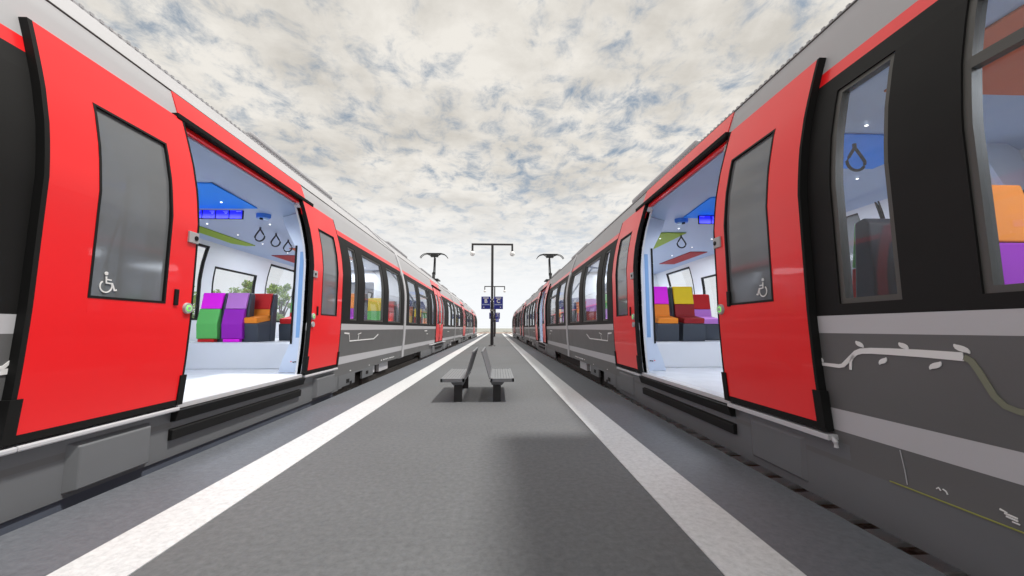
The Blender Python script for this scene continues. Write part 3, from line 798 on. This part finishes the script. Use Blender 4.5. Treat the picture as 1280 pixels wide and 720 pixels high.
lamp_post(82.0, 'farthest thin lamp post near the platform end')
track_sign(26.7, 'B', -1, 'navy sign with white letter B on the left of the nearest lamp post')
track_sign(26.7, 'C', 1, 'navy sign with white letter C on the right of the nearest lamp post')
track_sign(54.2, 'B', -1, 'small navy sign on the left of the second lamp post')
track_sign(54.2, 'C', 1, 'small navy sign on the right of the second lamp post')
track_sign(82.0, 'B', -1, 'tiny navy sign on the left of the farthest lamp post')
track_sign(82.0, 'C', 1, 'tiny navy sign on the right of the farthest lamp post')

# ------------------------------------------------------------------ trees seen through the left train's far windows
def tree(x, y, h, wd, label, seed):
    rnd = random.Random(seed)
    root = empty('leafy_tree', (x, y, -0.62)); tag(root, label, 'tree', 'trees beyond the left-hand train')
    b = MB(BARK); b.tube([(0, 0, 0), (0.05, 0, h*0.3), (0.0, 0.05, h*0.6)], 0.16, 10, 0.07)
    for k in range(7):
        a = rnd.uniform(0, 2*PI); z = h*rnd.uniform(0.3, 0.55)
        b.tube([(0, 0, z), (math.cos(a)*wd*0.3, math.sin(a)*wd*0.3, z+h*0.15), (math.cos(a)*wd*0.6, math.sin(a)*wd*0.6, z+h*0.28)], 0.06, 6, 0.02)
    b.build('trunk', root, smooth=True)
    b = MB(LEAFM)
    cl = []
    for k in range(26):
        a = rnd.uniform(0, 2*PI); rr = wd*math.sqrt(rnd.random())*0.85; z = h*rnd.uniform(0.35, 0.92)
        rr *= 1.1 - abs(z/h-0.6)
        cl.append((rr*math.cos(a), rr*math.sin(a), z, rnd.uniform(0.25, 0.5)*wd*0.7))
    for cx, cy, cz, cr_ in cl:
        for k in range(120):
            d = Vector((rnd.gauss(0, 1), rnd.gauss(0, 1), rnd.gauss(0, 1))).normalized() * cr_ * rnd.random()**0.4
            c = Vector((cx, cy, cz)) + d
            u = Vector((rnd.gauss(0, 1), rnd.gauss(0, 1), rnd.gauss(0, 1))).normalized()*0.07; v = u.cross(Vector((rnd.gauss(0, 1), rnd.gauss(0, 1), rnd.gauss(0, 1)))).normalized()*0.05
            i = len(b.v); b.v += [tuple(c-u), tuple(c+v), tuple(c+u), tuple(c-v)]; b.f.append((i, i+1, i+2, i+3)); b.mi.append(0)
    b.build('crown', root)
tree(-17.8, 24.0, 4.3, 1.7, 'wide low green tree beyond the left train, seen through the open doorway window', 1)
tree(-15.7, 24.0, 4.4, 1.3, 'middle bushy tree beyond the left train, left of the narrow one', 5)
tree(-14.3, 24.0, 4.95, 0.95, 'yellow-green tree seen through the right end of the first far window', 2)
tree(-12.7, 24.0, 4.8, 0.9, 'small yellow-green tree seen through the second far window', 3)

# ------------------------------------------------------------------ canopy added outside the frame to cast shade on the near right side
cx0, cyy0, cyy1, cz0 = 2.85, -4.0, 4.1, 5.9
root = empty('shade_canopy', (7.6, 0, -0.6))
tag(root, 'unseen concrete canopy added above the right-hand train to cast shade', 'canopy')
b = MB(CONC); b.box(cx0-7.6, 2.2, cyy0, cyy1, cz0+0.6, cz0+0.85); b.build('roof', root, bevel=0.03)
for y in (-3, 2):
    b = MB(CONC); b.box(-0.15, 0.15, y-0.15, y+0.15, 0, cz0+0.6); b.build('post', root, bevel=0.02)

# ------------------------------------------------------------------ sky and sun
SUN_EL = R(67.5)
sd = Vector((math.cos(SUN_EL)*0.985, -math.cos(SUN_EL)*0.17, math.sin(SUN_EL))).normalized()
sun = bpy.data.lights.new('sun', 'SUN'); sun.energy = 4.1; sun.angle = R(4); sun.color = (1.0, 0.965, 0.91)
so = bpy.data.objects.new('sun', sun); COL.objects.link(so)
so.rotation_euler = (-sd).to_track_quat('-Z', 'Y').to_euler()
W = bpy.data.worlds.new('World'); S.world = W; W.use_nodes = True
t = W.node_tree; n = t.nodes; l = t.links
bg = n['Background']; bg.inputs[1].default_value = 0.1
sky = n.new('ShaderNodeTexSky'); sky.sky_type = 'NISHITA'; sky.sun_disc = False
sky.sun_elevation = SUN_EL; sky.sun_rotation = math.atan2(sd.x, sd.y)
tc = n.new('ShaderNodeTexCoord')
sep = n.new('ShaderNodeSeparateXYZ'); l.new(tc.outputs['Generated'], sep.inputs[0])
def math_(op, a, b_=None, clamp=False):
    m = n.new('ShaderNodeMath'); m.operation = op; m.use_clamp = clamp
    for i, v in enumerate((a, b_)):
        if v is None: continue
        if isinstance(v, (int, float)): m.inputs[i].default_value = v
        else: l.new(v, m.inputs[i])
    return m.outputs[0]
zc = math_('ADD', math_('MAXIMUM', sep.outputs[2], 0.0), 0.10)
cb = n.new('ShaderNodeCombineXYZ'); l.new(math_('DIVIDE', sep.outputs[0], zc), cb.inputs[0]); l.new(math_('DIVIDE', sep.outputs[1], zc), cb.inputs[1])
def noise(scale, det, rough, dist=0.0, stretch=(1, 1, 1), loc=(0, 0, 0)):
    mp = n.new('ShaderNodeMapping'); mp.inputs['Scale'].default_value = stretch; mp.inputs['Location'].default_value = loc; l.new(cb.outputs[0], mp.inputs[0])
    q = n.new('ShaderNodeTexNoise'); q.inputs['Scale'].default_value = scale; q.inputs['Detail'].default_value = det; q.inputs['Roughness'].default_value = rough; q.inputs['Distortion'].default_value = dist
    l.new(mp.outputs[0], q.inputs['Vector']); return q.outputs['Fac']
n1 = noise(8.5, 9, 0.66, 0.35, (1, 0.8, 1), (3.1, 0.4, 0)); n2 = noise(0.9, 4, 0.5, 0, (1, 1, 1), (1.3, 5.2, 0)); n3 = noise(2.4, 7, 0.6, 0.2, (1, 1, 1), (9, 2, 0))
vd = n.new('ShaderNodeVectorMath'); vd.operation = 'DISTANCE'; l.new(cb.outputs[0], vd.inputs[0]); vd.inputs[1].default_value = (-0.62, 1.25, 0)
thin = n.new('ShaderNodeMapRange'); thin.interpolation_type = 'SMOOTHSTEP'; thin.inputs[1].default_value = 0.0; thin.inputs[2].default_value = 0.75; thin.inputs[3].default_value = 0.055; thin.inputs[4].default_value = 0.0
l.new(vd.outputs['Value'], thin.inputs[0])
cov = math_('SUBTRACT', math_('ADD', math_('MULTIPLY', n1, 0.80), math_('MULTIPLY', n2, 0.36)), thin.outputs[0])
r = n.new('ShaderNodeMapRange'); r.interpolation_type = 'SMOOTHSTEP'; r.inputs[1].default_value = 0.355; r.inputs[2].default_value = 0.61
l.new(cov, r.inputs[0]); cloud = r.outputs[0]
# cloud colour with soft tonal relief
cc = n.new('ShaderNodeMix'); cc.data_type = 'RGBA'
cc.inputs[6].default_value = (6.3, 6.0, 5.5, 1); cc.inputs[7].default_value = (8.7, 8.35, 7.75, 1)
r3 = n.new('ShaderNodeMapRange'); r3.inputs[1].default_value = 0.36; r3.inputs[2].default_value = 0.60; l.new(n3, r3.inputs[0]); l.new(r3.outputs[0], cc.inputs[0])
# gap colour: the clear sky veiled by thin cloud
sk = n.new('ShaderNodeMix'); sk.data_type = 'RGBA'; sk.inputs[0].default_value = 0.7
sk.inputs[7].default_value = (3.0, 3.8, 4.6, 1); l.new(sky.outputs[0], sk.inputs[6])
mx = n.new('ShaderNodeMix'); mx.data_type = 'RGBA'; l.new(cloud, mx.inputs[0]); l.new(sk.outputs[2], mx.inputs[6]); l.new(cc.outputs[2], mx.inputs[7])
# bright hazy horizon
hz = n.new('ShaderNodeMapRange'); hz.interpolation_type = 'SMOOTHSTEP'; hz.inputs[1].default_value = 0.02; hz.inputs[2].default_value = 0.42; hz.inputs[3].default_value = 1; hz.inputs[4].default_value = 0
l.new(sep.outputs[2], hz.inputs[0])
mh = n.new('ShaderNodeMix'); mh.data_type = 'RGBA'; l.new(hz.outputs[0], mh.inputs[0]); l.new(mx.outputs[2], mh.inputs[6]); mh.inputs[7].default_value = (9.6, 9.8, 10.0, 1)
# an overcast sky is brighter towards the zenith
zb = n.new('ShaderNodeMapRange'); zb.interpolation_type = 'SMOOTHSTEP'; zb.inputs[1].default_value = 0.68; zb.inputs[2].default_value = 0.95; zb.inputs[3].default_value = 1.0; zb.inputs[4].default_value = 1.7
l.new(sep.outputs[2], zb.inputs[0])
vs = n.new('ShaderNodeVectorMath'); vs.operation = 'SCALE'; l.new(mh.outputs[2], vs.inputs[0]); l.new(zb.outputs[0], vs.inputs['Scale'])
l.new(vs.outputs[0], bg.inputs[0])

# small lamps at the ceiling spots of the two nearest carriages
for s in (-1, 1):
    for y in (0.9, 5.15, 9.0, 11.6, 15.5, 20.3, 25):
        la = bpy.data.lights.new('ceiling_lamp', 'AREA'); la.energy = 55 if y < 14 else 40; la.size = 1.3; la.color = (0.9, 0.95, 1.0)
        lo = bpy.data.objects.new('ceiling_lamp', la); COL.objects.link(lo); lo.location = (s*4.15, y, 2.95)

S.render.engine = 'CYCLES'
S.cycles.use_denoising = True
S.cycles.max_bounces = 8; S.cycles.transparent_max_bounces = 16
S.cycles.sample_clamp_indirect = 6
S.view_settings.view_transform = 'Standard'; S.view_settings.look = 'None'; S.view_settings.exposure = 0; S.view_settings.gamma = 1
S.view_settings.use_curve_mapping = False
